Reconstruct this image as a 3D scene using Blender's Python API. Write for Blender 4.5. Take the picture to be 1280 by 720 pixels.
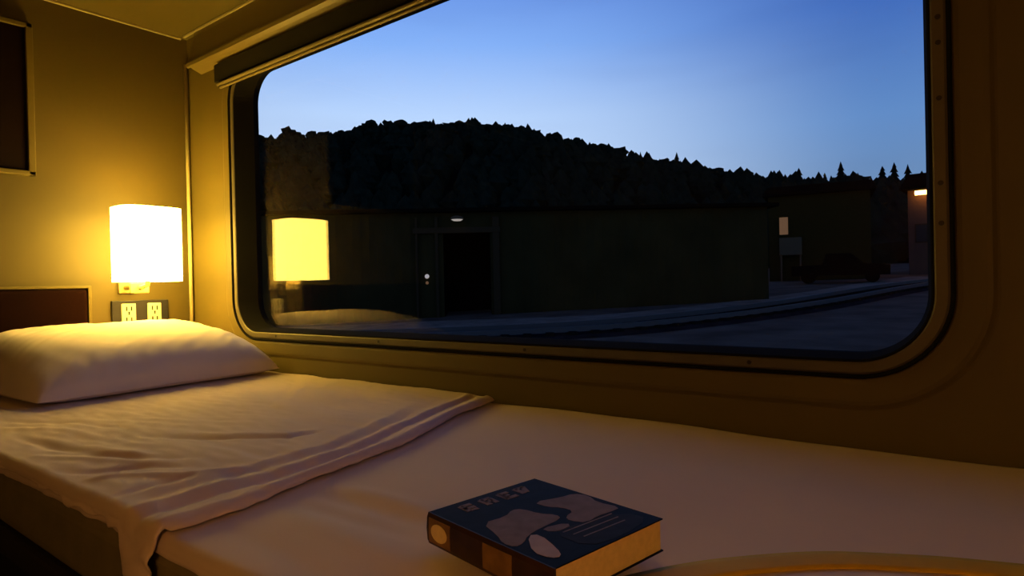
import bpy, bmesh, math, random
from mathutils import Vector, Matrix, noise
for o in list(bpy.data.objects): bpy.data.objects.remove(o)
S = bpy.context.scene
COL = S.collection
random.seed(4)
PI = math.pi

# ------------------------------------------------------------------ camera
E = 0.74                                        # eye height above the compartment floor
EYE = Vector((2.15, -1.038, E))
a, b, c = math.radians(37), math.radians(-.3), math.radians(-1.3)
fw = Vector((-math.sin(a)*math.cos(b), math.cos(a)*math.cos(b), math.sin(b)))
r0 = Vector((math.cos(a), math.sin(a), 0)); u0 = r0.cross(fw)
rt = r0*math.cos(c) + u0*math.sin(c); up = rt.cross(fw)
cam = bpy.data.cameras.new('camera'); camo = bpy.data.objects.new('camera', cam); COL.objects.link(camo)
cam.sensor_width = 36; cam.lens = 775/1280*36; cam.clip_start = .02; cam.clip_end = 2000
camo.matrix_world = Matrix(((rt.x, up.x, -fw.x, EYE.x), (rt.y, up.y, -fw.y, EYE.y), (rt.z, up.z, -fw.z, EYE.z), (0, 0, 0, 1)))
S.camera = camo
# ------------------------------------------------------------------ exposure
S.view_settings.view_transform = 'Standard'; S.view_settings.look = 'None'
S.view_settings.exposure = 0; S.view_settings.gamma = 1; S.view_settings.use_curve_mapping = False
LAMP_COL = (1.0, .655, .10); LAMP_POWER = 32.0; FOOT_COL = (1.0, .44, .10); FOOT_POWER = 19.0
SKY_GAIN = 1.12
# ------------------------------------------------------------------ dusk sky
def lin(r, g, b):
    f = lambda v: (v/255/12.92) if v <= 10 else ((v/255+.055)/1.055)**2.4
    return (f(r), f(g), f(b), 1)
W = bpy.data.worlds.new('dusk'); S.world = W; W.use_nodes = True
nt = W.node_tree; N = nt.nodes; LK = nt.links; N.clear()
out = N.new('ShaderNodeOutputWorld'); bg = N.new('ShaderNodeBackground'); LK.new(bg.outputs[0], out.inputs[0])
tc = N.new('ShaderNodeTexCoord'); sp = N.new('ShaderNodeSeparateXYZ'); LK.new(tc.outputs['Generated'], sp.inputs[0])
el = N.new('ShaderNodeMath'); el.operation = 'MAXIMUM'; LK.new(sp.outputs[2], el.inputs[0]); el.inputs[1].default_value = 0
def ramp(stops, src):
    n = N.new('ShaderNodeValToRGB'); e = n.color_ramp.elements
    while len(e) > 1: e.remove(e[0])
    e[0].position, e[0].color = stops[0]
    for p, col in stops[1:]:
        k = e.new(p); k.color = col
    LK.new(src, n.inputs[0]); return n
glow = ramp([(.0, lin(205, 214, 235)), (.17, lin(198, 220, 250)), (.26, lin(185, 213, 252)), (.36, lin(134, 178, 246)), (.46, lin(96, 140, 226)), (.62, lin(62, 92, 165)), (1, lin(14, 26, 66))], el.outputs[0])
away = ramp([(.0, lin(110, 140, 180)), (.14, lin(104, 138, 182)), (.22, lin(96, 138, 195)), (.36, lin(64, 106, 184)), (.46, lin(52, 90, 166)), (.62, lin(34, 60, 118)), (1, lin(10, 18, 48))], el.outputs[0])
# horizontal bearing towards the afterglow (far left of the window)
cb = N.new('ShaderNodeCombineXYZ'); LK.new(sp.outputs[0], cb.inputs[0]); LK.new(sp.outputs[1], cb.inputs[1])
nm = N.new('ShaderNodeVectorMath'); nm.operation = 'NORMALIZE'; LK.new(cb.outputs[0], nm.inputs[0])
dt = N.new('ShaderNodeVectorMath'); dt.operation = 'DOT_PRODUCT'; LK.new(nm.outputs[0], dt.inputs[0])
g = math.radians(58); dt.inputs[1].default_value = (-math.sin(g), math.cos(g), 0)
mr = N.new('ShaderNodeMapRange'); mr.inputs[1].default_value = .60; mr.inputs[2].default_value = .99; mr.interpolation_type = 'SMOOTHSTEP'
LK.new(dt.outputs['Value'], mr.inputs[0])
mx = N.new('ShaderNodeMixRGB'); LK.new(mr.outputs[0], mx.inputs[0]); LK.new(away.outputs[0], mx.inputs[1]); LK.new(glow.outputs[0], mx.inputs[2])
# thin high cloud
ns = N.new('ShaderNodeTexNoise'); mp = N.new('ShaderNodeMapping'); mp.inputs['Scale'].default_value = (2, 2, 14)
LK.new(tc.outputs['Generated'], mp.inputs[0]); LK.new(mp.outputs[0], ns.inputs[0]); ns.inputs['Scale'].default_value = 1.4
cr = ramp([(.5, (1, 1, 1, 1)), (.75, (.94, .94, .95, 1))], ns.outputs[0])
m2 = N.new('ShaderNodeMixRGB'); m2.blend_type = 'MULTIPLY'; m2.inputs[0].default_value = 1
LK.new(mx.outputs[0], m2.inputs[1]); LK.new(cr.outputs[0], m2.inputs[2])
LK.new(m2.outputs[0], bg.inputs[0]); bg.inputs[1].default_value = SKY_GAIN

# ------------------------------------------------------------------ materials
M = {}
def mat(name, col, rough=.6, metal=0, noise_amt=0, scale=20, bump=0, bscale=80, spec=.3, emit=None, strength=0, sheen=0):
    m = bpy.data.materials.new(name); m.use_nodes = True; t = m.node_tree; p = t.nodes['Principled BSDF']
    p.inputs['Base Color'].default_value = (*col, 1); p.inputs['Roughness'].default_value = rough
    p.inputs['Metallic'].default_value = metal; p.inputs['Specular IOR Level'].default_value = spec
    p.inputs['Sheen Weight'].default_value = sheen
    co = t.nodes.new('ShaderNodeTexCoord')
    n = t.nodes.new('ShaderNodeTexNoise'); n.inputs['Scale'].default_value = scale; n.inputs['Detail'].default_value = 4
    t.links.new(co.outputs['Object'], n.inputs[0])
    r = t.nodes.new('ShaderNodeValToRGB'); k = noise_amt
    r.color_ramp.elements[0].position = .3; r.color_ramp.elements[1].position = .7
    r.color_ramp.elements[0].color = (*[v*(1-k) for v in col], 1); r.color_ramp.elements[1].color = (*[min(1, v*(1+k)) for v in col], 1)
    t.links.new(n.outputs[0], r.inputs[0]); t.links.new(r.outputs[0], p.inputs['Base Color'])
    if bump:
        n2 = t.nodes.new('ShaderNodeTexNoise'); n2.inputs['Scale'].default_value = bscale; n2.inputs['Detail'].default_value = 5
        t.links.new(co.outputs['Object'], n2.inputs[0])
        bp = t.nodes.new('ShaderNodeBump'); bp.inputs['Strength'].default_value = bump; bp.inputs['Distance'].default_value = .01
        t.links.new(n2.outputs[0], bp.inputs['Height']); t.links.new(bp.outputs[0], p.inputs['Normal'])
    if emit:
        p.inputs['Emission Color'].default_value = (*emit, 1); p.inputs['Emission Strength'].default_value = strength
    M[name] = m; return m
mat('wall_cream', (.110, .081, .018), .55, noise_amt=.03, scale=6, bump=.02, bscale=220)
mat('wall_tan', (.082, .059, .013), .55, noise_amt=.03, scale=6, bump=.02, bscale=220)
mat('wall_brown', (.12, .085, .04), .6, noise_amt=.05)
mat('ceiling_cream', (.12, .095, .027), .5, noise_amt=.03, scale=5)
mat('pelmet_cream', (.16, .12, .035), .4, noise_amt=.03)
mat('trim_bead', (.45, .38, .20), .3, spec=.5)
mat('carpet', (.03, .026, .022), .95, noise_amt=.4, scale=90, bump=.4)
mat('gasket_black', (.010, .009, .008), .95, spec=.02)
mat('brushed_aluminium', (.11, .09, .055), .55, metal=.4, noise_amt=.06, scale=30)
mat('screw_dark', (.03, .025, .02), .5, metal=.5)
mat('blind_case', (.013, .011, .008), .6)
mat('blind_bar', (.20, .155, .07), .5, metal=.3)
mat('maroon_vinyl', (.007, .0012, .001), .85, spec=.05, noise_amt=.15, bump=.05, bscale=150)
mat('dark_maroon', (.005, .0008, .0008), .7, spec=.1, noise_amt=.1)
mat('panel_black', (.022, .02, .022), .4)
mat('socket_ivory', (.62, .56, .42), .4)
mat('slot_dark', (.01, .01, .01), .6)
mat('sheet_white', (.66, .53, .475), .85, noise_amt=.015, scale=9, bump=.03, bscale=400, sheen=.1, spec=.1)
mat('sheet_band', (.60, .37, .012), .7, noise_amt=.08, bump=.1, bscale=300)
mat('pillow_white', (.72, .63, .60), .85, noise_amt=.015, bump=.03, bscale=400, sheen=.1, spec=.1)
mat('mattress_ticking', (.20, .17, .09), .9, noise_amt=.1, bump=.1)
mat('bed_base', (.018, .015, .012), .8)
mat('fixture_metal', (.40, .31, .14), .45, metal=.5)
mat('cover_navy', (.005, .007, .018), .6, noise_amt=.4, scale=60, spec=.06)
mat('cover_grey', (.20, .16, .185), .6, noise_amt=.15, scale=80, spec=.06)
mat('cover_pale', (.40, .34, .42), .6, noise_amt=.1, scale=80, spec=.06)
mat('cover_slate', (.018, .018, .026), .6, noise_amt=.2, scale=90, spec=.06)
mat('spine_brown', (.035, .014, .008), .45, noise_amt=.3, scale=60)
mat('spine_ochre', (.21, .11, .025), .45, noise_amt=.25, scale=70)
mat('paper_yellow', (.80, .62, .28), .8, noise_amt=.06, scale=200, bump=.1, bscale=500)
# outside
mat('yard_ground', (.15, .095, .066), .95, noise_amt=.3, scale=.8, bump=.2, bscale=9, spec=0)
mat('gravel_pale', (.30, .20, .14), .95, noise_amt=.25, scale=1.5, bump=.3, bscale=12, spec=0)
mat('ballast_dark', (.016, .015, .018), .95, noise_amt=.4, scale=2, bump=.3, bscale=14, spec=0)
mat('rail_steel', (.06, .055, .055), .45, metal=.6)
mat('sleeper_wood', (.012, .010, .009), .9, noise_amt=.3, spec=0)
mat('hill_soil', (.006, .008, .006), 1, noise_amt=.3, scale=.05, spec=0)
mat('leaf_dark', (.010, .016, .010), 1, noise_amt=.4, scale=.6, spec=0)
mat('leaf_deep', (.007, .012, .009), 1, noise_amt=.4, scale=.6, spec=0)
mat('bark', (.012, .009, .006), 1, spec=0)
mat('shed_green', (.034, .026, .009), .8, noise_amt=.2, scale=.6, spec=0)
mat('shed_roof', (.003, .0035, .003), .8, noise_amt=.2, spec=0)
mat('shed_dark', (.003, .003, .003), .9, spec=0)
mat('post_brown', (.045, .028, .014), .8, spec=0)
mat('house_olive', (.030, .022, .006), .85, noise_amt=.2, spec=0)
mat('house_pink', (.10, .055, .04), .85, noise_amt=.1, scale=1, spec=0)
mat('cabinet_grey', (.12, .075, .04), .8, spec=0)
mat('lit_window', (.05, .03, .02), .6, emit=(1, .52, .24), strength=.12)
mat('yard_lamp', (.8, .8, .8), .5, emit=(1, .86, .7), strength=.35)
mat('porch_lamp', (.9, .7, .4), .5, emit=(1, .48, .10), strength=14)
# lit lampshade
def shade_mat():
    m = mat('shade_glow', (.9, .8, .6), .7, emit=LAMP_COL, strength=LAMP_POWER)
    return m
shade_mat()
mat('foot_glow', (.9, .8, .6), .7, emit=FOOT_COL, strength=FOOT_POWER)
# window glass: clear pane with angle-dependent mirror reflection
def glass_mat():
    m = bpy.data.materials.new('window_glass'); m.use_nodes = True; t = m.node_tree; t.nodes.clear()
    o = t.nodes.new('ShaderNodeOutputMaterial'); tr = t.nodes.new('ShaderNodeBsdfTransparent'); gl = t.nodes.new('ShaderNodeBsdfGlossy')
    gl.inputs['Roughness'].default_value = 0.0; tr.inputs[0].default_value = (.975, .98, .985, 1)
    lw = t.nodes.new('ShaderNodeLayerWeight'); lw.inputs[0].default_value = .5
    pw = t.nodes.new('ShaderNodeMath'); pw.operation = 'POWER'; pw.inputs[1].default_value = 5; t.links.new(lw.outputs['Facing'], pw.inputs[0])
    ml = t.nodes.new('ShaderNodeMath'); ml.operation = 'MULTIPLY_ADD'; ml.inputs[1].default_value = .8; ml.inputs[2].default_value = .024
    t.links.new(pw.outputs[0], ml.inputs[0])
    ms = t.nodes.new('ShaderNodeMixShader'); t.links.new(ml.outputs[0], ms.inputs[0]); t.links.new(tr.outputs[0], ms.inputs[1]); t.links.new(gl.outputs[0], ms.inputs[2])
    t.links.new(ms.outputs[0], o.inputs[0]); M['window_glass'] = m
glass_mat()

# ------------------------------------------------------------------ helpers
def tag(o, label=None, cat=None, group=None, kind=None):
    if label: o['label'] = label
    if cat: o['category'] = cat
    if group: o['group'] = group
    if kind: o['kind'] = kind
    return o
def link(name, me, parent=None, loc=(0, 0, 0)):
    o = bpy.data.objects.new(name, me); COL.objects.link(o); o.location = loc
    if parent: o.parent = parent
    return o
def empty(name, loc=(0, 0, 0), rz=0):
    o = bpy.data.objects.new(name, None); COL.objects.link(o); o.location = loc; o.rotation_euler[2] = rz; o.empty_display_size = .05; return o
class MB:
    def __init__(s): s.b = bmesh.new(); s.mats = []
    def mi(s, m):
        if m not in s.mats: s.mats.append(m)
        return s.mats.index(m)
    def faces(s, vs, fs, m):
        i = s.mi(m); v = [s.b.verts.new(p) for p in vs]
        for f in fs:
            try:
                q = s.b.faces.new([v[k] for k in f]); q.material_index = i
            except ValueError: pass
        return v
    def box(s, x0, x1, y0, y1, z0, z1, m, bev=0, seg=2, rot=0):
        t = bmesh.new(); bmesh.ops.create_cube(t, size=1)
        for v in t.verts: v.co = Vector(((x0+x1)/2+v.co.x*(x1-x0), (y0+y1)/2+v.co.y*(y1-y0), (z0+z1)/2+v.co.z*(z1-z0)))
        if bev: bmesh.ops.bevel(t, geom=t.edges[:], offset=bev, segments=seg, affect='EDGES', profile=.5)
        if rot: bmesh.ops.rotate(t, verts=t.verts[:], cent=((x0+x1)/2, (y0+y1)/2, (z0+z1)/2), matrix=Matrix.Rotation(rot, 3, 'Z'))
        t.verts.index_update()
        s.faces([v.co.copy() for v in t.verts], [[v.index for v in f.verts] for f in t.faces], m); t.free()
    def tube(s, pts, rads, m, n=10, cap=True):
        rings = []
        for i, p in enumerate(pts):
            p = Vector(p); d = (Vector(pts[min(i+1, len(pts)-1)])-Vector(pts[max(i-1, 0)])).normalized()
            ax = d.orthogonal().normalized() if i == 0 else (ax-d*ax.dot(d)).normalized()
            ay = d.cross(ax); r = rads[i] if isinstance(rads, (list, tuple)) else rads
            rings.append([p+ax*r*math.cos(2*PI*k/n)+ay*r*math.sin(2*PI*k/n) for k in range(n)])
        vs = [v for R_ in rings for v in R_]; fs = []
        for i in range(len(pts)-1):
            for k in range(n): fs.append((i*n+k, i*n+(k+1) % n, (i+1)*n+(k+1) % n, (i+1)*n+k))
        if cap: fs += [tuple(reversed(range(n))), tuple(range((len(pts)-1)*n, len(pts)*n))]
        s.faces(vs, fs, m)
    def loops(s, L, m, closed=False):
        n = len(L[0]); vs = [p for l in L for p in l]; fs = []
        for i in range(len(L)-1 if not closed else len(L)):
            j = (i+1) % len(L)
            for k in range(n): fs.append((i*n+k, i*n+(k+1) % n, j*n+(k+1) % n, j*n+k))
        return s.faces(vs, fs, m)
    def prism(s, prof, x0, x1, m, axis='x'):
        n = len(prof)
        vs = [(x0, p[0], p[1]) for p in prof]+[(x1, p[0], p[1]) for p in prof]
        s.faces(vs, [(k, (k+1) % n, n+(k+1) % n, n+k) for k in range(n)]+[tuple(reversed(range(n))), tuple(range(n, 2*n))], m)
    def build(s, name, parent=None, loc=(0, 0, 0), smooth=False, kind=None):
        bmesh.ops.recalc_face_normals(s.b, faces=s.b.faces[:])
        me = bpy.data.meshes.new(name); s.b.to_mesh(me); s.b.free()
        for m in s.mats: me.materials.append(M[m])
        if smooth:
            for p in me.polygons: p.use_smooth = True
        o = link(name, me, parent, loc)
        if kind: o['kind'] = kind
        return o
def rrect(x0, x1, z0, z1, r, y, n=14):
    P = []
    for cx, cz, a0 in ((x1-r, z1-r, 0), (x0+r, z1-r, 90), (x0+r, z0+r, 180), (x1-r, z0+r, 270)):
        for k in range(n+1):
            t = math.radians(a0+90*k/n); P.append(Vector((cx+r*math.cos(t), y, cz+r*math.sin(t))))
    # extra points along the long straight edges keep the faces compact
    Q = []
    for i, p in enumerate(P):
        q = P[(i+1) % len(P)]; Q.append(p)
        if i % (n+1) == n:
            for k in range(1, 8): Q.append(p.lerp(q, k/8))
    return Q

# ------------------------------------------------------------------ the compartment shell
CE = E+.86; XR = 2.62; YB = -1.95
m = MB(); m.box(-.06, XR+.06, YB-.06, .10, -.05, 0, 'carpet'); m.build('floor', kind='structure')
m = MB(); m.box(-.06, XR+.06, YB-.06, .10, CE, CE+.05, 'ceiling_cream'); m.build('ceiling', kind='structure')
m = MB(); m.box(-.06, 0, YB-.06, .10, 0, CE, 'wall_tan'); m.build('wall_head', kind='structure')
m = MB(); m.box(XR, XR+.06, YB-.06, .10, 0, CE, 'wall_brown'); m.build('wall_foot', kind='structure')
m = MB(); m.box(0, XR, YB-.06, YB, 0, CE, 'wall_brown'); m.build('wall_corridor', kind='structure')
# window wall with a rounded hole and a softly raised surround
WX0, WX1, WZ0, WZ1, WR = .268, 2.125, E-.150, E+.712, .125
def wrr(off, y, lx=0): return rrect(WX0+off+lx, WX1-off, WZ0+off, WZ1-off, WR-off, y)
def rect_loop(inner, x0, x1, z0, z1, y):
    cx, cz = (WX0+WX1)/2, (WZ0+WZ1)/2; P = []
    for p in inner:
        dx, dz = p.x-cx, p.z-cz
        tx = ((x1-cx) if dx > 0 else (x0-cx))/dx if abs(dx) > 1e-6 else 1e9
        tz = ((z1-cz) if dz > 0 else (z0-cz))/dz if abs(dz) > 1e-6 else 1e9
        t = min(tx, tz); P.append(Vector((cx+dx*t, y, cz+dz*t)))
    for X in (x0, x1):
        for Z in (z0, z1):
            k = min(range(len(P)), key=lambda i: (P[i].x-X)**2+(P[i].z-Z)**2); P[k] = Vector((X, y, Z))
    return P
RIM = .044
outer = rect_loop(wrr(0, 0), 0, XR, 0, CE, 0)
L = [rect_loop(wrr(0, 0), 0, XR, 0, CE, .06), outer]
for off, y in ((-RIM-.004, 0), (-RIM-.001, -.001), (-RIM+.004, -.004), (-RIM+.010, -.005), (-.008, -.005), (-.002, -.004), (0, -.002), (0, .06)):
    L.append(wrr(off, y))
m = MB(); m.loops(L, 'wall_cream', closed=True); m.build('wall_window', kind='structure')

# window: gaskets, aluminium ring, screws, glass
win = empty('window_1', ((WX0+WX1)/2, 0, WZ0)); tag(win, kind='structure')
WL = win.location
def sub(P): return [p-WL for p in P]
def ring(prof, mt, name):
    m = MB(); m.loops([sub(wrr(*q)) for q in prof], mt, closed=True); return m.build(name, win)
ring([(0, -.002), (0, -.007), (.002, -.009), (.005, -.007), (.006, -.002)], 'gasket_black', 'gasket')
fr = ring([(.006, .0), (.006, -.003), (.009, -.0045), (.022, -.0045), (.024, -.003), (.024, .0)], 'brushed_aluminium', 'window_frame')
ring([(.024, .0), (.024, -.002), (.026, -.003), (.028, -.001), (.034, .043, .028), (.034, .060, .028), (.028, .060)], 'gasket_black', 'gasket')
for z in (.353, .318, .242, .126, .071):
    m = MB(); m.tube([(0, 0, 0), (0, -.0012, 0)], .0035, 'screw_dark', 14); m.build('screw', fr, (2.110-WL.x, -.0045, E+z-WL.z))
for x in (.5, .95, 1.4, 1.85):
    m = MB(); m.tube([(0, 0, 0), (0, -.0012, 0)], .0035, 'screw_dark', 14); m.build('screw', fr, (x-WL.x, -.0045, WZ0+.0155-WL.z))
m = MB(); A_, B_ = sub(wrr(.030, .048)), sub(wrr(.030, .053)); n = len(A_)
m.faces(A_+B_, [tuple(range(n)), tuple(reversed(range(n, 2*n)))]+[(k, (k+1) % n, n+(k+1) % n, n+k) for k in range(n)], 'window_glass'); m.build('glass', win)

# ceiling and corner beads
m = MB(); m.box(.0, .006, YB, -.02, CE-.007, CE, 'trim_bead', .002); m.build('trim_1', kind='structure')
m = MB(); m.box(.03, XR, -.028, -.020, CE-.008, CE, 'trim_bead', .002); m.build('trim_2', kind='structure')
m = MB(); m.tube([(.012, -.012, .45), (.012, -.012, E+.77)], .006, 'trim_bead', 14); m.build('trim_3', kind='structure', smooth=True)
# pelmet over the window: sloping face, lit lip and underside
m = MB()
m.prism([(0, CE), (-.022, CE), (-.024, CE-.02), (-.045, E+.752), (-.050, E+.744), (-.049, E+.733), (-.043, E+.730), (-.036, E+.736), (-.030, E+.733), (0, E+.722)], .095, XR, 'pelmet_cream')
m.build('trim_4', kind='structure')

# roller blind pulled up at the top of the window
rb = empty('roller_blind', (.22, 0, E+.64)); tag(rb, 'dark roller blind drawn up above the window, brassy bar along its bottom edge', 'blind')
m = MB(); m.box(0, 1.93, -.024, -.0155, .022, .078, 'blind_case', .003); m.build('blind_case', rb)
m = MB(); m.box(.02, 1.92, -.020, -.0155, .002, .022, 'blind_case', .001); m.build('blind_cloth', rb)
m = MB(); m.tube([(.025, -.026, .010), (1.915, -.026, .010)], .0055, 'blind_bar', 12); m.tube([(.035, -.022, .000), (1.91, -.022, .000)], .004, 'blind_bar', 12)
tag(m.build('bottom_bar', rb, smooth=True), 'brassy double bar')

# ------------------------------------------------------------------ head wall fittings
def sup(w, d, z, cx, n=48, e=3.4):
    P = []
    for k in range(n):
        t = 2*PI*k/n; cs, sn = math.cos(t), math.sin(t)
        P.append(Vector((cx+d/2*math.copysign(abs(cs)**(2/e), cs), w/2*math.copysign(abs(sn)**(2/e), sn), z)))
    return P
def wall_lamp(loc, rz, glow_mat, label):
    lamp = empty('wall_lamp', loc, rz); tag(lamp, label, 'lamp', None)
    m = MB(); cx = .168; H = .222
    m.loops([sup(.164, .144, .008, cx), sup(.170, .150, 0.004, cx), sup(.171, .151, H/2, cx), sup(.170, .150, H, cx), sup(.164, .144, H, cx), sup(.165, .145, H/2, cx)], glow_mat, closed=True)
    tag(m.build('lamp_shade', lamp, smooth=True), 'glowing yellow-white shade')
    m = MB(); m.box(0, .012, -.020, .030, -.030, .10, 'fixture_metal', .004); m.build('mounting_plate', lamp)
    m = MB(); m.tube([(.01, 0, -.012), (.13, 0, -.012), (.165, 0, -.006), (.168, 0, .05)], .007, 'fixture_metal', 12); m.build('bracket', lamp, smooth=True)
    m = MB(); m.box(.10, .115, -.026, .026, -.030, .002, 'fixture_metal', .003); sw = m.build('switch_housing', lamp)
    m = MB(); m.tube([(.115, 0, -.014), (.123, 0, -.014), (.126, 0, -.014)], [.006, .006, .004], 'screw_dark', 12); m.build('switch_knob', sw, smooth=True)
    m = MB()
    m.tube([(cx, 0, .05), (cx, 0, .08), (cx, 0, .11), (cx, 0, .14), (cx, 0, .155)], [.012, .022, .03, .022, .006], glow_mat, 16); m.build('bulb', lamp, smooth=True)
wall_lamp((0, -.213, E+.030), 0, 'shade_glow', 'lit wall lamp with a squarish glowing shade above the pillow')
wall_lamp((XR, -1.50, E+.10), PI, 'foot_glow', 'lit wall lamp on the wall at the foot end, out of the picture')

cp = empty('control_panel', (0, -.170, E-.13)); tag(cp, 'black socket panel with two pale sockets on the wall under the lamp', 'socket panel')
m = MB(); m.box(0, .012, -.084, .084, 0, .108, 'panel_black', .003); m.build('panel_plate', cp)
for y in (-.038, .038):
    m = MB(); m.box(.012, .018, y-.021, y+.021, .030, .098, 'socket_ivory', .003); so = m.build('socket', cp)
    m = MB()
    for z in (.082, .048):
        m.box(.018, .0188, y-.009, y-.005, z-.007, z+.007, 'slot_dark'); m.box(.018, .0188, y+.005, y+.009, z-.007, z+.007, 'slot_dark')
        m.tube([(.018, y, z-.012), (.0188, y, z-.012)], .003, 'slot_dark', 10)
    m.build('slot', so)
    m = MB(); m.tube([(.0178, y, .065), (.0192, y, .065)], .0025, 'screw_dark', 10); m.build('screw', so)

hp = empty('headrest_panel', (0, -.60, .50)); tag(hp, 'dark maroon padded panel low on the wall behind the pillow', 'headrest')
m = MB(); m.box(0, .026, -.62, .278, .02, .255, 'maroon_vinyl', .010, 4); m.build('cushion', hp)
m = MB(); m.box(0, .020, -.63, .290, .258, .266, 'wall_cream', .002); m.box(0, .020, .281, .290, -.0, .262, 'wall_cream', .002); m.build('edge_strip', hp)

wp = empty('framed_wall_panel', (0, -.70, E+.345)); tag(wp, 'dark maroon panel in a cream frame high on the wall, left of the lamp', 'wall panel')
m = MB(); m.box(0, .010, -.246, .246, .008, .413, 'dark_maroon', .002); m.build('panel', wp)
m = MB()
for (y0, y1, z0, z1) in ((-.262, .262, -.006, .008), (-.262, .262, .411, .425), (-.262, -.244, -.006, .425), (.244, .262, -.006, .425)):
    m.box(0, .018, y0, y1, z0, z1, 'wall_cream', .003)
m.build('frame', wp)

# ------------------------------------------------------------------ bed
ZB = .50; BX1 = 2.60; BY = -.755
bed = empty('berth', (1.3, -.38, 0)); tag(bed, 'lower sleeping berth with a thick mattress along the window wall', 'bed')
def inb(m, name, **k): return m.build(name, bed, (-1.3, .38, 0), **k)
m = MB(); m.box(.03, 2.58, -.66, -.02, 0, .33, 'bed_base', .01); inb(m, 'bed_base')
m = MB(); m.box(.01, 2.60, -.75, -.008, .33, .372, 'bed_base', .008); inb(m, 'bed_frame')
m = MB(); m.box(.010, 2.60, -.75, -.006, .374, .476, 'mattress_ticking', .025, 5); inb(m, 'mattress', smooth=False)

def seg_d(p, q, x, y):
    dx, dy = q[0]-p[0], q[1]-p[1]; L2 = dx*dx+dy*dy
    t = max(0, min(1, ((x-p[0])*dx+(y-p[1])*dy)/L2)); ex, ey = x-p[0]-t*dx, y-p[1]-t*dy
    return ex*ex+ey*ey, t
def poly_d(P, x, y):
    best = 1e9; par = 0
    for i in range(len(P)-1):
        d, t = seg_d(P[i], P[i+1], x, y)
        if d < best: best = d; par = (i+t)/(len(P)-1)
    return math.sqrt(best), par
def fold(P, amp, wd, taper=True):
    xs = [p[0] for p in P]; ys = [p[1] for p in P]; r = wd*3.2
    bb = (min(xs)-r, max(xs)+r, min(ys)-r, max(ys)+r)
    def f(x, y):
        if x < bb[0] or x > bb[1] or y < bb[2] or y > bb[3]: return 0
        d, t = poly_d(P, x, y); k = (min(1, 4*t, 4*(1-t)) if taper else 1)
        return amp*k*math.exp(-(d/wd)**2)
    return f
HEM = [(1.318, .01), (1.345, -.12), (1.431, -.38), (1.455, -.544), (1.486, -.672), (1.489, -.734), (1.47, -.80), (1.46, -.9)]
def hem_x(y):
    if y > HEM[0][1]: return HEM[0][0]
    for p, q in zip(HEM, HEM[1:]):
        if q[1] <= y <= p[1]: t = (p[1]-y)/(p[1]-q[1]); t = t*t*(3-2*t)*.4+t*.6; return p[0]+(q[0]-p[0])*t
    return HEM[-1][0]
def nz(x, y, s, seed=0): return noise.noise(Vector((x*s, y*s, seed)))
low_folds = [fold([(1.481, -.574), (1.60, -.577), (1.73, -.585)], -.0045, .018), fold([(1.483, -.612), (1.616, -.612), (1.74, -.609)], -.003, .013),
             fold([(1.49, -.545), (1.60, -.548), (1.70, -.56)], .0028, .014), fold([(1.50, -.64), (1.65, -.65), (1.8, -.66)], .003, .02),
             fold([(1.75, -.28), (2.0, -.24), (2.3, -.27)], .002, .05), fold([(1.5, -.70), (1.62, -.705), (1.74, -.72)], -.002, .015)]
hi_folds = [
    fold([(1.274, -.03), (1.37, -.325), (1.411, -.457), (1.432, -.61), (1.435, -.78)], -.007, .009, False),
    fold([(1.255, -.02), (1.29, -.12), (1.385, -.42), (1.407, -.57), (1.407, -.78)], .006, .009, False),
    fold([(1.22, -.05), (1.34, -.32), (1.378, -.48), (1.385, -.65), (1.38, -.78)], -.004, .010),
    fold([(1.19, -.08), (1.30, -.30), (1.35, -.46), (1.358, -.64), (1.345, -.77)], .0045, .012),
    fold([(1.298, .0), (1.33, -.12), (1.41, -.36), (1.442, -.53), (1.468, -.66), (1.468, -.78)], .006, .008, False),
    fold([(1.272, -.371), (1.259, -.463), (1.156, -.527), (1.001, -.598)], -.006, .009), fold([(1.25, -.371), (1.235, -.453), (1.14, -.510), (.98, -.578)], .005, .013),
    fold([(.634, -.03), (.80, -.15), (.928, -.266), (1.041, -.389)], -.004, .012), fold([(.66, -.02), (.83, -.14), (.955, -.256), (1.07, -.36)], .004, .013),
    fold([(.67, .0), (.79, -.094)], .004, .010), fold([(.80, .0), (.895, -.119)], .004, .011), fold([(1.02, .0), (1.124, -.12)], -.004, .010), fold([(.93, .0), (1.0, -.09)], .003, .010),
    fold([(.814, -.713), (1.089, -.675), (1.197, -.642)], -.006, .009), fold([(.83, -.69), (1.09, -.655), (1.21, -.625)], .005, .010),
    fold([(1.12, -.75), (1.183, -.727), (1.231, -.667), (1.336, -.621)], -.009, .011), fold([(1.22, -.75), (1.26, -.702), (1.335, -.662), (1.374, -.575)], .008, .010),
    fold([(.996, -.719), (1.132, -.659), (1.266, -.608)], -.005, .009), fold([(1.0, -.740), (1.13, -.690), (1.25, -.640)], .005, .009),
    fold([(1.348, -.76), (1.342, -.694), (1.35, -.653)], -.006, .009), fold([(.65, -.72), (.85, -.64), (1.0, -.62)], .004, .012), fold([(.60, -.70), (.80, -.60), (.95, -.57)], -.004, .011),
    fold([(.7, -.45), (.95, -.44), (1.15, -.40)], -.002, .02), fold([(.75, -.30), (1.0, -.30), (1.2, -.25)], .0025, .03), fold([(.62, -.55), (.80, -.52), (1.0, -.50)], .003, .013)]
def mat_top(x, y): return ZB-.010+.005*nz(x, y, 2.2, 3)
def low_h(x, y):
    return mat_top(x, y)+.0035*nz(x, y, 5, 1)+sum(f(x, y) for f in low_folds)
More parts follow.
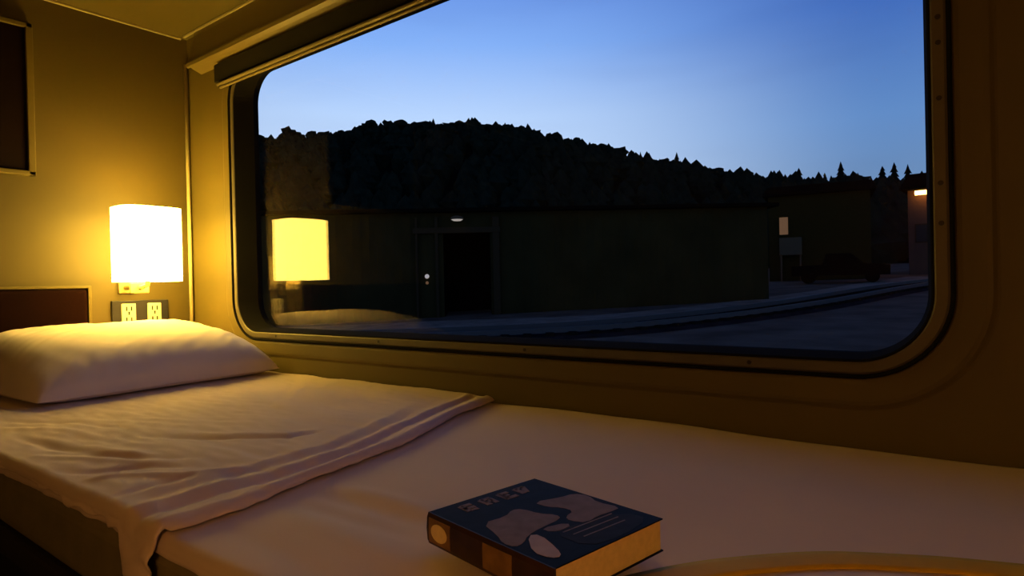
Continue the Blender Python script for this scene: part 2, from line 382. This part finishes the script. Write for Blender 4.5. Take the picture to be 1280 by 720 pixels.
def hi_h(x, y):
    d = hem_x(y)-x
    h = low_h(x, y)+.006+.006*min(1, max(0, d)/.008)
    h += .003*nz(x*.7, y*1.6, 11, 7)*min(1, max(0, d)/.1)+.0016*nz(x*.8, y*2, 26, 9)
    return h+.5*sum(f(x, y) for f in hi_folds[:5])+.5*sum(f(x, y) for f in hi_folds[5:])
def sheet(name, x0, x1, nx, hf, y0, ye, drop, ny, nd, rad=.014, mt='sheet_white', xshape=None, lift=0):
    """cloth over the mattress; rows run from the window wall to the open edge, then hang down by drop(x)"""
    vs = []; fs = []; rows = ny+nd
    for i in range(nx+1):
        s = i/nx
        for j in range(rows):
            if j < ny:
                y = y0+(ye+rad-y0)*j/(ny-1)
                x = x0+(xshape(y) if xshape else x1)*s-x0*s if xshape else x0+(x1-x0)*s
                vs.append((x, y, hf(x, y)))
            else:
                k = (j-ny+1)/nd; x = (x0+(xshape(ye)-x0)*s) if xshape else x0+(x1-x0)*s
                Dp = drop(x); arc = rad*PI/2; Lt = arc+Dp; l = Lt*k; zt = hf(x, ye+rad)
                if l < arc: t = l/rad; y = ye+rad-rad*math.sin(t); z = zt-rad*(1-math.cos(t))
                else:
                    q = l-arc; w = .008*q/.06*math.sin(x*52+4*nz(x, 0, 6, 2))+.006*nz(x, q*3, 22, 5)
                    y = ye-abs(w)-.004*min(1, q/.02); z = zt-rad-q
                vs.append((x, y-lift, z))
    for i in range(nx):
        for j in range(rows-1):
            a_ = i*rows+j; fs.append((a_, a_+rows, a_+rows+1, a_+1))
    m = MB(); m.faces(vs, fs, mt); o = inb(m, name, smooth=True)
    sd = o.modifiers.new('thickness', 'SOLIDIFY'); sd.thickness = .0022; sd.offset = -1
    return o
def low_drop(x):
    d = .002
    d += .002*abs(nz(x, 1, 9, 4))
    return max(.003, d)
sheet('fitted_sheet', .02, 2.59, 300, low_h, -.010, -.754, low_drop, 120, 8)
def hi_drop(x):
    d = .0005+.0025*abs(nz(x, 1, 23, 8))*min(1, max(0, x-.9)/.2)+.004*max(0, nz(x, 1, 9, 2))
    d += .009*max(0, nz(x, 3, 17, 5))*min(1, max(0, x-1.0)/.2)
    d += .007*math.exp(-((x-1.25)/.02)**2)+.008*math.exp(-((x-1.375)/.016)**2)
    d += .085/(1+math.exp(-(x-1.415)/.006))*(1-.35*max(0, x-1.42)/.06)
    return max(.0005, d)
sheet('top_sheet', .025, 1.5, 400, hi_h, -.008, -.760, hi_drop, 260, 20, xshape=hem_x, lift=0)
# golden band lying across the sheet near the open side
bp = [(1.86, -.70), (1.88, -.645), (1.916, -.585), (1.949, -.533), (1.984, -.493), (2.038, -.446), (2.095, -.414), (2.139, -.393), (2.20, -.373), (2.28, -.352), (2.38, -.335)]
vs = []; fs = []; nb = 90
def bez(t):
    u = t*(len(bp)-1); i = min(int(u), len(bp)-2); f = u-i
    P = [Vector(bp[max(0, min(len(bp)-1, k))]) for k in (i-1, i, i+1, i+2)]
    return .5*((2*P[1])+(P[2]-P[0])*f+(2*P[0]-5*P[1]+4*P[2]-P[3])*f*f+(3*P[1]-P[0]-3*P[2]+P[3])*f**3)
for i in range(nb+1):
    p = bez(i/nb)+Vector((0, .008)); q = bez(min(1, i/nb+.01))-bez(max(0, i/nb-.01)); q.normalize(); nn = Vector((-q.y, q.x))
    for k in range(5):
        w = p+nn*(k-2)*.0085; vs.append((w.x, w.y, low_h(w.x, w.y)+.0018+.0012*(1-abs(k-2)/2)))
for i in range(nb):
    for k in range(4): fs.append((i*5+k, (i+1)*5+k, (i+1)*5+k+1, i*5+k+1))
m = MB(); m.faces(vs, fs, 'sheet_band'); o = m.build('stripe', smooth=True)
o.modifiers.new('thickness', 'SOLIDIFY').thickness = .0012
tag(o, 'golden yellow band curving over the sheet right of the book', 'stripe')

# pillow
def pillow():
    nu, nv = 110, 90; vs = []; fs = []
    c00, c10, c11, c01 = Vector((.580, -.600)), Vector((.540, -.034)), Vector((.050, -.030)), Vector((.040, -.660))
    # u: 0 at left front corner -> 1 right front; v: 0 front -> 1 back (wall)
    def base(u, v):
        p = (c00*(1-u)+c10*u)*(1-v)+(c01*(1-u)+c11*u)*v
        ctr = Vector((.29, -.33)); su, sv = 2*u-1, 2*v-1
        pin = .030*(1-su*su)*abs(sv)**3+.022*(1-sv*sv)*abs(su)**3   # corners stand out, sides bow in slightly
        return p+(ctr-p).normalized()*(-.012+pin*.55) if (p-ctr).length > 1e-4 else p
    def prof(s, e): return max(0, 1-abs(s)**e)
    for side in (1, -1):
        for i in range(nu+1):
            for j in range(nv+1):
                u, v = i/nu, j/nv; su, sv = 2*u-1, 2*v-1; p = base(u, v)
                q = (prof(su, 5.5)*prof(sv, 4.0))
                T = q**.50
                bz = ZB-.004+.016*v
                if side > 0:
                    z = bz+.010+T*(.102+.050*v-.008*(1-u))
                    z += .004*T*nz(p.x, p.y, 9, 2)
                    # pulled wrinkles along the front edge and corner
                    z += .0035*T*(1-T)*math.sin(u*62+3*nz(p.x, p.y, 8, 3))+.0022*T*nz(p.x*1.2+p.y, p.y*.4, 34, 6)
                else:
                    z = bz+.018-T*.0165
                    z = bz+.010*(1-min(1, 2.2*T))+.001
                vs.append((p.x, p.y, z))
    o2 = (nu+1)*(nv+1)
    for sdx in (0, o2):
        for i in range(nu):
            for j in range(nv):
                a_ = sdx+i*(nv+1)+j; fs.append((a_, a_+nv+1, a_+nv+2, a_+1))
    m = MB(); m.faces(vs, fs, 'pillow_white'); bmesh.ops.remove_doubles(m.b, verts=m.b.verts[:], dist=.0002)
    o = m.build('pillow', smooth=True); return o
# lift the pillow onto the sheet below it
pl = pillow(); pl.location.z = .010
tag(pl, 'plump white pillow lying at the head of the berth under the lamp', 'pillow')

# ------------------------------------------------------------------ book
bk = empty('book', (1.7375, -.627, ZB+.0015), math.radians(-11)); tag(bk, 'closed thick paperback with a navy cover lying on the sheet', 'book')
BL, BW, BT = .163, .137, .029
m = MB(); m.box(0, BL, 0, BW, 0, .0012, 'cover_navy', .0003, 1); m.build('back_cover', bk)
m = MB(); m.box(0, BL, 0, BW, BT-.0012, BT, 'cover_navy', .0003, 1); fc = m.build('front_cover', bk)
m = MB(); m.box(.0018, BL-.0018, .0015, BW-.002, .0012, BT-.0012, 'paper_yellow')
for k in range(1, 18):
    z = .0012+(BT-.0024)*k/18
    m.box(.0018, BL-.0016, .002, BW-.0018, z-.0001, z+.0001, 'paper_yellow')
tag(m.build('page_block', bk), 'yellowed pages')
m = MB(); sec = [(-.0006, 0), (-.0022, .004), (-.003, BT/2), (-.0022, BT-.004), (-.0006, BT), (.001, BT), (.001, 0)]
m.prism(sec, 0, BL, 'spine_brown'); spn = m.build('spine', bk)
def spine_patch(x0, x1, z0, z1, mt, name='spine_print'):
    m = MB(); pr = [(-.0030-.0003+.0009*(abs(z/BT-.5)*2)**3, z) for z in [z0+(z1-z0)*k/6 for k in range(7)]]
    m.prism(pr+[(p[0]+.0006, p[1]) for p in reversed(pr)], x0, x1, mt); return m.build(name, spn)
spine_patch(.004, .036, .0035, BT-.0035, 'spine_ochre'); spine_patch(.082, .118, .004, BT-.004, 'spine_ochre')
m = MB(); vs = [(.020+.012*math.cos(t*PI/12), -.0038, BT/2+.008*math.sin(t*PI/12)) for t in range(24)]
m.faces(vs+[(v[0], -.0028, v[2]) for v in vs], [tuple(range(24)), tuple(reversed(range(24, 48)))]+[(k, (k+1) % 24, 24+(k+1) % 24, 24+k) for k in range(24)], 'paper_yellow'); m.build('emblem', spn)
def print_(P, mt, z=0, h=.00025):
    m = MB(); P = [(min(BL-.001, max(.001, x+.12*y)), min(BW-.001, max(.001, y))) for x, y in P]; n = len(P)
    m.faces([(x, y, BT+z) for x, y in P]+[(x, y, BT+z+h) for x, y in P], [tuple(reversed(range(n))), tuple(range(n, 2*n))]+[(k, (k+1) % n, n+(k+1) % n, n+k) for k in range(n)], mt)
    return m
def smooth_poly(P, k=2):
    for _ in range(k):
        Q = []
        for i, p in enumerate(P):
            q = P[(i+1) % len(P)]; Q += [(p[0]*.75+q[0]*.25, p[1]*.75+q[1]*.25), (p[0]*.25+q[0]*.75, p[1]*.25+q[1]*.75)]
        P = Q
    return P
star = [(.0557, .0171), (.0556, .0418), (.0454, .0569), (.0496, .0655), (.0695, .0682), (.0811, .0774), (.0908, .0735), (.0962, .0451), (.1024, .0265), (.1126, .0138), (.1143, .0042), (.1018, .0017), (.0868, .009)]
upp = [(.0415, .0847), (.0479, .113), (.0473, .13), (.0611, .136), (.0805, .1274), (.1038, .1329), (.1064, .1165), (.106, .1012), (.1118, .0827), (.099, .0755), (.0896, .0794), (.0836, .0952), (.0685, .094), (.0608, .0857)]
oval = [(.1024, .0265), (.1075, .0353), (.1382, .0254), (.1509, .018), (.1484, .01), (.1313, .0066)]
midp = [(.0972, .0451), (.1012, .071), (.1128, .0636), (.1084, .0457)]
for P, mt, z in ((star, 'cover_grey', 0), (upp, 'cover_grey', .0), (midp, 'cover_grey', 0), (oval, 'cover_pale', .0002)):
    print_(smooth_poly(P, 1), mt, z).build('cover_picture', fc)
slate = [(.112, .045), (.108, .075), (.115, .125), (.140, .128), (.152, .08), (.150, .045)]
print_(smooth_poly(slate, 1), 'cover_slate').build('cover_picture', fc)
def bars(segs, mt, name):       # strokes of printed lettering: (x0, y0, x1, y1, width)
    m = MB()
    for x0, y0, x1, y1, w in segs:
        d = Vector((x1-x0, y1-y0)).normalized(); nn = Vector((-d.y, d.x))*w/2
        q = [(x0+nn.x, y0+nn.y), (x0-nn.x, y0-nn.y), (x1-nn.x, y1-nn.y), (x1+nn.x, y1+nn.y)]
        m.faces([(x, y, BT+.0004) for x, y in q]+[(x, y, BT+.00005) for x, y in q], [(0, 1, 2, 3), (7, 6, 5, 4), (0, 4, 5, 1), (1, 5, 6, 2), (2, 6, 7, 3), (3, 7, 4, 0)], mt)
    return m.build(name, fc)
T = []
# worn, unreadable capital shapes along the head of the cover
for k, y0 in enumerate((.026, .050, .073, .095)):
    T += [(.011, y0+.002, .027, y0+.002, .0060), (.012, y0+.002, .012, y0+.014, .0048)]
    T += [[(.019, y0, .020, y0+.013, .005), (.026, y0+.003, .026, y0+.012, .004)], [(.012, y0+.012, .027, y0+.011, .005), (.019, y0+.002, .019, y0+.012, .004)],
          [(.026, y0, .026, y0+.015, .0055), (.018, y0+.002, .019, y0+.010, .004)], [(.011, y0+.013, .026, y0+.006, .006)]][k]
bars(T, 'cover_grey', 'cover_lettering')
T = [(.122+.009*k, .052+.003*k, .124+.009*k, .114-.002*k, .0014) for k in range(3)]
bars(T, 'cover_grey', 'cover_lettering')

# ------------------------------------------------------------------ outside: yard, track, sheds, hill and trees
GN = .045
def gz(x, y): return E-2.1+GN*(y-2)
m = MB(); vs = []; fs = []; nx, ny = 40, 24
for i in range(nx+1):
    for j in range(ny+1):
        x = -160+240*i/nx; y = .13+(j/ny)**1.6*79; vs.append((x, y, gz(x, y)))
for i in range(nx):
    for j in range(ny): q = i*(ny+1)+j; fs.append((q, q+ny+1, q+ny+2, q+1))
m.faces(vs, fs, 'yard_ground'); m.build('ground', kind='structure')
def cat(P, n):
    out_ = []
    for i in range(len(P)-1):
        Q = [Vector(P[max(0, min(len(P)-1, k))]) for k in (i-1, i, i+1, i+2)]
        for k in range(n):
            f = k/n; out_.append(.5*((2*Q[1])+(Q[2]-Q[0])*f+(2*Q[0]-5*Q[1]+4*Q[2]-Q[3])*f*f+(3*Q[1]-Q[0]-3*Q[2]+Q[3])*f**3))
    out_.append(Vector(P[-1])); return out_
def strip(P, w, h, mt, m, off=0, z0=0):
    vs = []; fs = []
    for i, p in enumerate(P):
        d = (P[min(i+1, len(P)-1)]-P[max(0, i-1)]).normalized(); nn = Vector((-d.y, d.x))
        for k, (s, z) in enumerate(((-w/2, 0), (-w/2*.8, h), (w/2*.8, h), (w/2, 0))):
            q = p+nn*(s+off); vs.append((q.x, q.y, gz(q.x, q.y)+z0+z))
    for i in range(len(P)-1):
        for k in range(4): fs.append((i*4+k, (i+1)*4+k, (i+1)*4+(k+1) % 4, i*4+(k+1) % 4))
    m.faces(vs, fs, mt)
pale = cat([(-40, 2.5), (-24, 10.2), (-14.8, 16.2), (-9.3, 19.3), (-6.3, 24.5), (-3.6, 33), (-2.2, 40), (-.5, 46.5)], 8)
m = MB(); strip(pale, 2.6, .03, 'gravel_pale', m); m.build('trim_5', kind='structure')
trk = cat([(-40, -.5+4), (-24, 7.2), (-14, 11.2), (-7.9, 14.8), (-5.25, 18.6), (-3.2, 24), (.3, 37), (7, 44.5), (17, 50)], 10)
tr = empty('railway_track', (0, 0, 0)); tag(tr, 'curving railway track with dark rails across the yard outside the window', 'railway track')
m = MB(); strip(trk, 2.7, .07, 'ballast_dark', m, z0=.01); m.build('ballast', tr)
for s in (-.72, .72):
    m = MB(); strip(trk, .09, .15, 'rail_steel', m, s, .14); m.build('rail', tr)
dist = 0; nxt = 14.0; cnt = 0; smesh = None
m = MB(); m.box(-.12, .12, -1.05, 1.05, 0, .12, 'sleeper_wood', .01, 1); first = m.build('sleeper', tr); smesh = first.data
for i in range(len(trk)-1):
    p, q = trk[i], trk[i+1]; L_ = (q-p).length
    while nxt < dist+L_ and cnt < 96:
        t = (nxt-dist)/L_; w = p.lerp(q, t); d = (q-p).normalized()
        o = first if cnt == 0 else first.copy()
        if cnt: COL.objects.link(o)
        o.parent = tr; o.location = (w.x, w.y, gz(w.x, w.y)+.02); o.rotation_euler[2] = math.atan2(d.y, d.x); cnt += 1; nxt += .62
    dist += L_

# long dark shed across the tracks
P1, P2 = Vector((-27.5, 9.69)), Vector((-5.35, 28.0)); dv = (P2-P1); SL = dv.length; ang = math.atan2(dv.y, dv.x)
sh = empty('freight_shed', (P1.x, P1.y, gz(*P1)), ang); tag(sh, 'long dark green freight shed beyond the railway track', 'shed')
zb = gz(*P1); TOP = E+3.35-zb; K = 10.38; Z1 = .30
m = MB()
# facade with corrugation; a bay opening near the left end
def corr(x0, x1, z0, z1):
    n = max(2, int((x1-x0)/.35)); vs = []; fs = []
    for k in range(n+1):
        x = x0+(x1-x0)*k/n; y = .03*(k % 2); vs += [(x, y, z0), (x, y, z1)]
    for k in range(n): fs.append((2*k, 2*k+2, 2*k+3, 2*k+1))
    m.faces(vs, fs, 'shed_green')
corr(0, K+3.9, -.3, TOP); corr(K+5.95, SL, -.3, TOP); corr(K+3.9, K+5.95, TOP-1.05, TOP)
m.box(0, SL, 7.8, 8, -.3, TOP, 'shed_green'); m.box(0, .12, .06, 8, -.3, TOP, 'shed_green'); m.box(SL-.12, SL, .06, 8, -.3, TOP, 'shed_green')
m.box(K+3.8, K+3.9, .1, 3, -.3, TOP, 'shed_dark'); m.box(K+5.95, K+6.05, .1, 3, -.3, TOP, 'shed_dark'); m.box(K+3.8, K+6.05, 3, 3.1, -.3, TOP, 'shed_dark')
m.build('wall', sh)
m = MB(); m.faces([(-.3, -.5, TOP), (SL+.3, -.5, TOP), (SL+.3, 4, TOP+.5), (-.3, 4, TOP+.5), (-.3, 8.4, TOP), (SL+.3, 8.4, TOP), (-.3, -.5, TOP-.15), (SL+.3, -.5, TOP-.15), (SL+.3, 8.4, TOP-.15), (-.3, 8.4, TOP-.15)],
    [(0, 1, 2, 3), (3, 2, 5, 4), (0, 6, 7, 1), (4, 5, 8, 9), (6, 9, 8, 7), (0, 3, 4, 9, 6), (1, 7, 8, 5, 2)], 'shed_roof'); m.build('roof', sh)
for x, w in ((K+2.75, .10), (K+3.62, .13), (K+6.2, .30)):
    m = MB(); m.box(x-w/2, x+w/2, -.14, -.03, -.05, TOP-.35, 'post_brown', .01, 1); m.build('post', sh)
m = MB(); m.box(K+2.6, K+6.4, -.16, -.03, TOP-1.05, TOP-.80, 'post_brown', .01, 1); m.build('lintel', sh)
m = MB(); m.tube([(K+4.55, -.03, TOP-.42), (K+4.55, -.45, TOP-.38)], .035, 'post_brown', 8)
lp = m.build('lamp_arm', sh)
m = MB(); m.tube([(K+4.55, -.5, TOP-.34), (K+4.55, -.5, TOP-.40), (K+4.55, -.5, TOP-.50)], [.10, .26, .29], 'cabinet_grey', 14); hd = m.build('lamp_hood', lp)
m = MB(); m.tube([(K+4.55, -.5, TOP-.49), (K+4.55, -.5, TOP-.56)], [.27, .16], 'yard_lamp', 14); m.build('lamp_lens', hd)
m = MB(); m.tube([(K+3.17, -.06, Z1+1.90), (K+3.17, -.16, Z1+1.90)], [.10, .07], 'yard_lamp', 10); m.build('signal_light', sh)
m = MB(); m.tube([(K+3.17, -.06, Z1+1.62), (K+3.17, -.14, Z1+1.62)], [.07, .05], 'lit_window', 10); m.build('signal_light', sh)

# olive house behind the shed's right end
hb = empty('olive_house', (-6.4, 45, gz(-6.4, 45)), math.radians(10)); tag(hb, 'dim olive building with one lit window behind the end of the shed', 'building')
m = MB(); m.box(-3.2, 3.0, 0, 7, -.5, 6.1, 'house_olive'); m.build('wall', hb)
m = MB(); m.prism([(-.5, 6.0), (3.5, 7.0), (7.5, 6.0), (7.5, 5.85), (-.5, 5.85)], -3.5, 3.3, 'shed_roof'); m.build('roof', hb)
for x0, x1, z0, z1, mt in ((-2.50, -1.95, 3.2, 4.4, 'lit_window'),):
    m = MB()
    for q in ((x0-.08, x1+.08, z0-.08, z0), (x0-.08, x1+.08, z1, z1+.08), (x0-.08, x0, z0, z1), (x1, x1+.08, z0, z1)): m.box(q[0], q[1], -.08, 0.02, q[2], q[3], 'house_olive')
    wf = m.build('window', hb)
    m = MB(); m.box(x0, x1, -.02, 0.01, z0, z1, mt); m.build('pane', wf)
m = MB(); m.box(-2.5, -1.1, -.5, -.001, 1.75, 2.95, 'cabinet_grey', .03, 1); m.box(-2.45, -2.35, -.45, -.05, -.3, 1.76, 'cabinet_grey'); m.box(-1.25, -1.15, -.45, -.05, -.3, 1.76, 'cabinet_grey'); m.build('pale_cabinet', hb)
# parked pickup in front of it
pk = empty('pickup_truck', (-4.6, 41.0, gz(-4.6, 41.0)+.02), math.radians(8)); tag(pk, 'dark pickup truck parked before the olive building', 'truck')
m = MB()
m.prism([(-2.6, .45), (2.6, .45), (2.6, 1.0), (1.3, 1.12), (.6, 1.75), (-.7, 1.75), (-.9, 1.1), (-2.6, 1.05)], -.9, .9, 'shed_dark')
bmesh.ops.rotate(m.b, verts=m.b.verts[:], cent=(0, 0, 0), matrix=Matrix.Rotation(-PI/2, 3, 'Z')); m.build('body', pk)
for x in (-1.7, 1.7):
    for y in (-.9, .9):
        m = MB(); m.tube([(x, y-.11, .38), (x, y+.11, .38)], .38, 'shed_dark', 20); m.build('wheel', pk)
m = MB(); m.box(-.55, .45, -.905, .905, 1.18, 1.62, 'shed_dark', .02, 1); m.build('side_window', pk)

# pinkish building with a lit eave at the right
pb = empty('pink_building', (1.0, 50, gz(1.0, 50)), math.radians(-4)); tag(pb, 'pinkish building with a glowing lamp under its eave, far right outside', 'building')
m = MB(); m.box(-2.75, 5, 0, 6, -.5, 5.9, 'house_pink'); m.build('wall', pb)
m = MB(); m.prism([(-.9, 6.0), (3, 7.4), (6.6, 6.0), (6.6, 5.85), (-.9, 5.85)], -3.1, 5.4, 'shed_roof'); m.build('roof', pb)
for x in (-1.9, 1.4):
    m = MB(); m.box(x-.45, x+.45, -.05, .02, 2.2, 3.5, 'post_brown'); w_ = m.build('window', pb)
    m = MB(); m.box(x-.38, x+.38, -.07, -.04, 2.28, 3.42, 'slot_dark'); m.build('pane', w_)
m = MB(); m.tube([(-2.25, -.45, 5.6), (-.9, -.45, 5.6)], .15, 'porch_lamp', 12); m.build('eave_lamp', pb)

# forested hill
RID = [(75, 11.6), (65, 12.0), (59, 12.47), (56.6, 13.0), (53.9, 13.3), (51.1, 13.8), (48.3, 14.2), (45.5, 14.35), (42.5, 14.5), (40.3, 14.6), (38.1, 14.4), (35.9, 14.05), (32.3, 13.2), (29.4, 12.4), (26.5, 11.6), (23.7, 10.9), (20.9, 10.15), (18.3, 9.45), (15.7, 8.9), (14.1, 8.55), (11.9, 8.3), (9.5, 8.2), (7.3, 7.7), (5.1, 7.4), (3, 7.2), (-10, 6.8), (-40, 6)]
def rid(az):
    for p, q in zip(RID, RID[1:]):
        if q[0] <= az <= p[0]: t = (p[0]-az)/(p[0]-q[0]); return p[1]+(q[1]-p[1])*t
    return RID[0][1] if az > 0 else RID[-1][1]
RR = 200.0
def hill_z(az, r):
    x, y = EYE.x-math.sin(math.radians(az))*r, EYE.y+math.cos(math.radians(az))*r
    top = E+math.tan(math.radians(rid(az)))*RR-5.0
    base = gz(x, min(y, 70))-1.0
    t = max(0, min(1, (r-70)/(RR-70)))
    z = base+(top-base)*(t*t*(3-2*t)*.5+t*.5)
    if r > RR: z = top-(r-RR)*.35
    return x, y, z
m = MB(); vs = []; fs = []; na, nr = 120, 26
for i in range(na+1):
    for j in range(nr+1):
        az = 80-125*i/na; r = 60+200*j/nr
        x, y, z = hill_z(az, r); vs.append((x, y, z+.8*nz(x, y, .05, 1)*(1 if r > 90 else 0)))
for i in range(na):
    for j in range(nr): q = i*(nr+1)+j; fs.append((q, q+nr+1, q+nr+2, q+1))
m.faces(vs, fs, 'hill_soil'); m.build('hill_terrain', kind='structure', smooth=True)

def conifer(h, w, seed, tiers=9, k=14):
    rnd = random.Random(seed); m = MB(); m.tube([(0, 0, -.8), (0, 0, h*.9)], [h*.022, h*.006], 'bark', 6)
    for t in range(tiers):
        f = t/tiers; z0 = h*(.10+.88*f); R_ = w*(1-f)**.85*(.85+.3*rnd.random())+.06; zt = z0+h*.17
        n = k; vs = [(0, 0, min(h, zt))]
        for q in range(n*2):
            an = PI*q/n+rnd.random()*.15; rr = R_*(1 if q % 2 == 0 else .55)*(.75+.5*rnd.random()); vs.append((rr*math.cos(an), rr*math.sin(an), z0-R_*.22*(q % 2 == 0)+rnd.random()*.1))
        vs.append((0, 0, z0+h*.02))
        m.faces(vs, [(0, 1+q, 1+(q+1) % (2*n)) for q in range(2*n)]+[(2*n+1, 1+(q+1) % (2*n), 1+q) for q in range(2*n)], 'leaf_deep')
    return m
def broad(h, w, seed, blobs=16):
    rnd = random.Random(seed); m = MB(); m.tube([(0, 0, -.8), (.1, 0, h*.3), (0, .1, h*.7)], [h*.028, h*.02, h*.008], 'bark', 6)
    for q in range(blobs):
        an = rnd.random()*2*PI; rr = w*.5*rnd.random(); z = h*(.42+.46*rnd.random()) if q else h*.82; R_ = w*(.17+.17*rnd.random())*(1.2-z/h*.4)
        t = bmesh.new(); bmesh.ops.create_icosphere(t, subdivisions=2, radius=R_)
        for v in t.verts:
            d = 1+.9*noise.noise(v.co*(2.2/R_)+Vector((q*3, seed, 0)))+.45*noise.noise(v.co*(6/R_)+Vector((q*3, seed, 5)))
            v.co = Vector((v.co.x*d+rr*math.cos(an), v.co.y*d+rr*math.sin(an), v.co.z*d*.85+z))
        t.verts.index_update(); m.faces([v.co.copy() for v in t.verts], [[v.index for v in f.verts] for f in t.faces], 'leaf_dark'); t.free()
    return m
KIN = []
for s in range(3): KIN.append(conifer(8.0+s*.8, 2.3-.2*s, 10+s).build('conifer'))
for s in range(3): KIN.append(broad(7.0+.5*s, 5.0+.5*s, 20+s).build('broadleaf_tree'))
used = set(); rn = random.Random(11); LOWG = []
def plant(kind, az, r, sc, label, group, dz=0):
    x, y, z = hill_z(az, r); src = KIN[kind]
    if kind in used:
        o = src.copy(); COL.objects.link(o)
    else: o = src; used.add(kind)
    o.location = (x, y, z+dz-2.4); o.scale = (sc*(.9+.25*rn.random()), sc*(.9+.25*rn.random()), sc); o.rotation_euler[2] = rn.random()*6.28
    tag(o, label, 'tree', group)
LB = 'dark leafy tree among many along the wooded hilltop against the dusk sky'
LC = 'dark pointed conifer among many along the wooded hilltop against the dusk sky'
# ridge line: leafy crowns on the hump, conifers towards the low right
for k in range(200):
    az = 66-(66-(-6))*(k+.5)/200+rn.uniform(-.15, .15); r = RR+rn.uniform(-7, 3)
    right = az < 14
    con = rn.random() < (.6 if right else .15)
    kind = rn.choice((0, 1, 2)) if con else rn.choice((3, 4, 5))
    sc = rn.uniform(.62, 1.08) if not con else (rn.uniform(.6, 1.0) if right else rn.uniform(.75, 1.12))
    if rn.random() < .08: sc *= 1.15
    plant(kind, az, r, sc, LC if con else LB, 'conifers along the hilltop' if con else 'leafy trees along the hilltop')
LB2 = 'dark leafy tree in shade on the wooded slope below the hilltop'
LC2 = 'dark conifer in shade on the wooded slope below the hilltop'
for k in range(95):
    az = rn.uniform(-4, 64); r = rn.uniform(150, 190); con = rn.random() < .3
    plant(rn.choice((0, 1, 2)) if con else rn.choice((3, 4, 5)), az, r, rn.uniform(.8, 1.05), LC2 if con else LB2, 'conifers on the slope' if con else 'leafy trees on the slope')
# single trees that stand out
for az, r, kind, sc, lab in ((12.0, 196, 0, 1.28, 'tall slim conifer spire standing alone above the low part of the ridge'),
                             (6.0, 190, 1, 1.25, 'tall dark conifer near the right end of the skyline, left of the pink building'),
                             (56.4, 196, 3, 1.35, 'bushy tree standing above the ridge at the far left of the window'),
                             (47.4, 194, 4, 1.22, 'pair-crowned leafy tree rising above the ridge left of the hump')):
    plant(kind, az, r, sc, lab, None)
for az in (8.9, 7.7, 5.2, 4.3, 3.4):
    plant(rn.choice((0, 1, 2)), az, 192, rn.uniform(1.1, 1.3), 'pointed conifer in the row rising above the low right end of the skyline', 'conifer row at the right end of the skyline')
# the rest of the wood, uncountable in the dark
m = MB(); rr_ = random.Random(5)
for k in range(1500):
    az = rr_.uniform(-38, 76); r = rr_.uniform(82, 188)
    x, y, z = hill_z(az, r); h = rr_.uniform(4.5, 7); w = rr_.uniform(1.6, 2.8); n = 7; an0 = rr_.random()
    vs = [(x, y, z+h)]
    for lv, (fz, fr_) in enumerate(((.8, .45), (.5, .95), (.2, .7), (-.15, .2))):
        for q in range(n):
            an = an0+2*PI*q/n+lv*.4; R_ = w*fr_*rr_.uniform(.75, 1.2); vs.append((x+R_*math.cos(an), y+R_*math.sin(an), z+h*(fz+rr_.uniform(-.05, .05))))
    fs = [(0, 1+q, 1+(q+1) % n) for q in range(n)]
    for lv in range(3):
        for q in range(n): a1 = 1+lv*n; fs.append((a1+q, a1+n+q, a1+n+(q+1) % n, a1+(q+1) % n))
    m.faces(vs, fs, 'leaf_dark')
o = m.build('forest'); tag(o, 'dark mass of woodland covering the hillside beyond the sheds', 'woodland', kind='stuff')
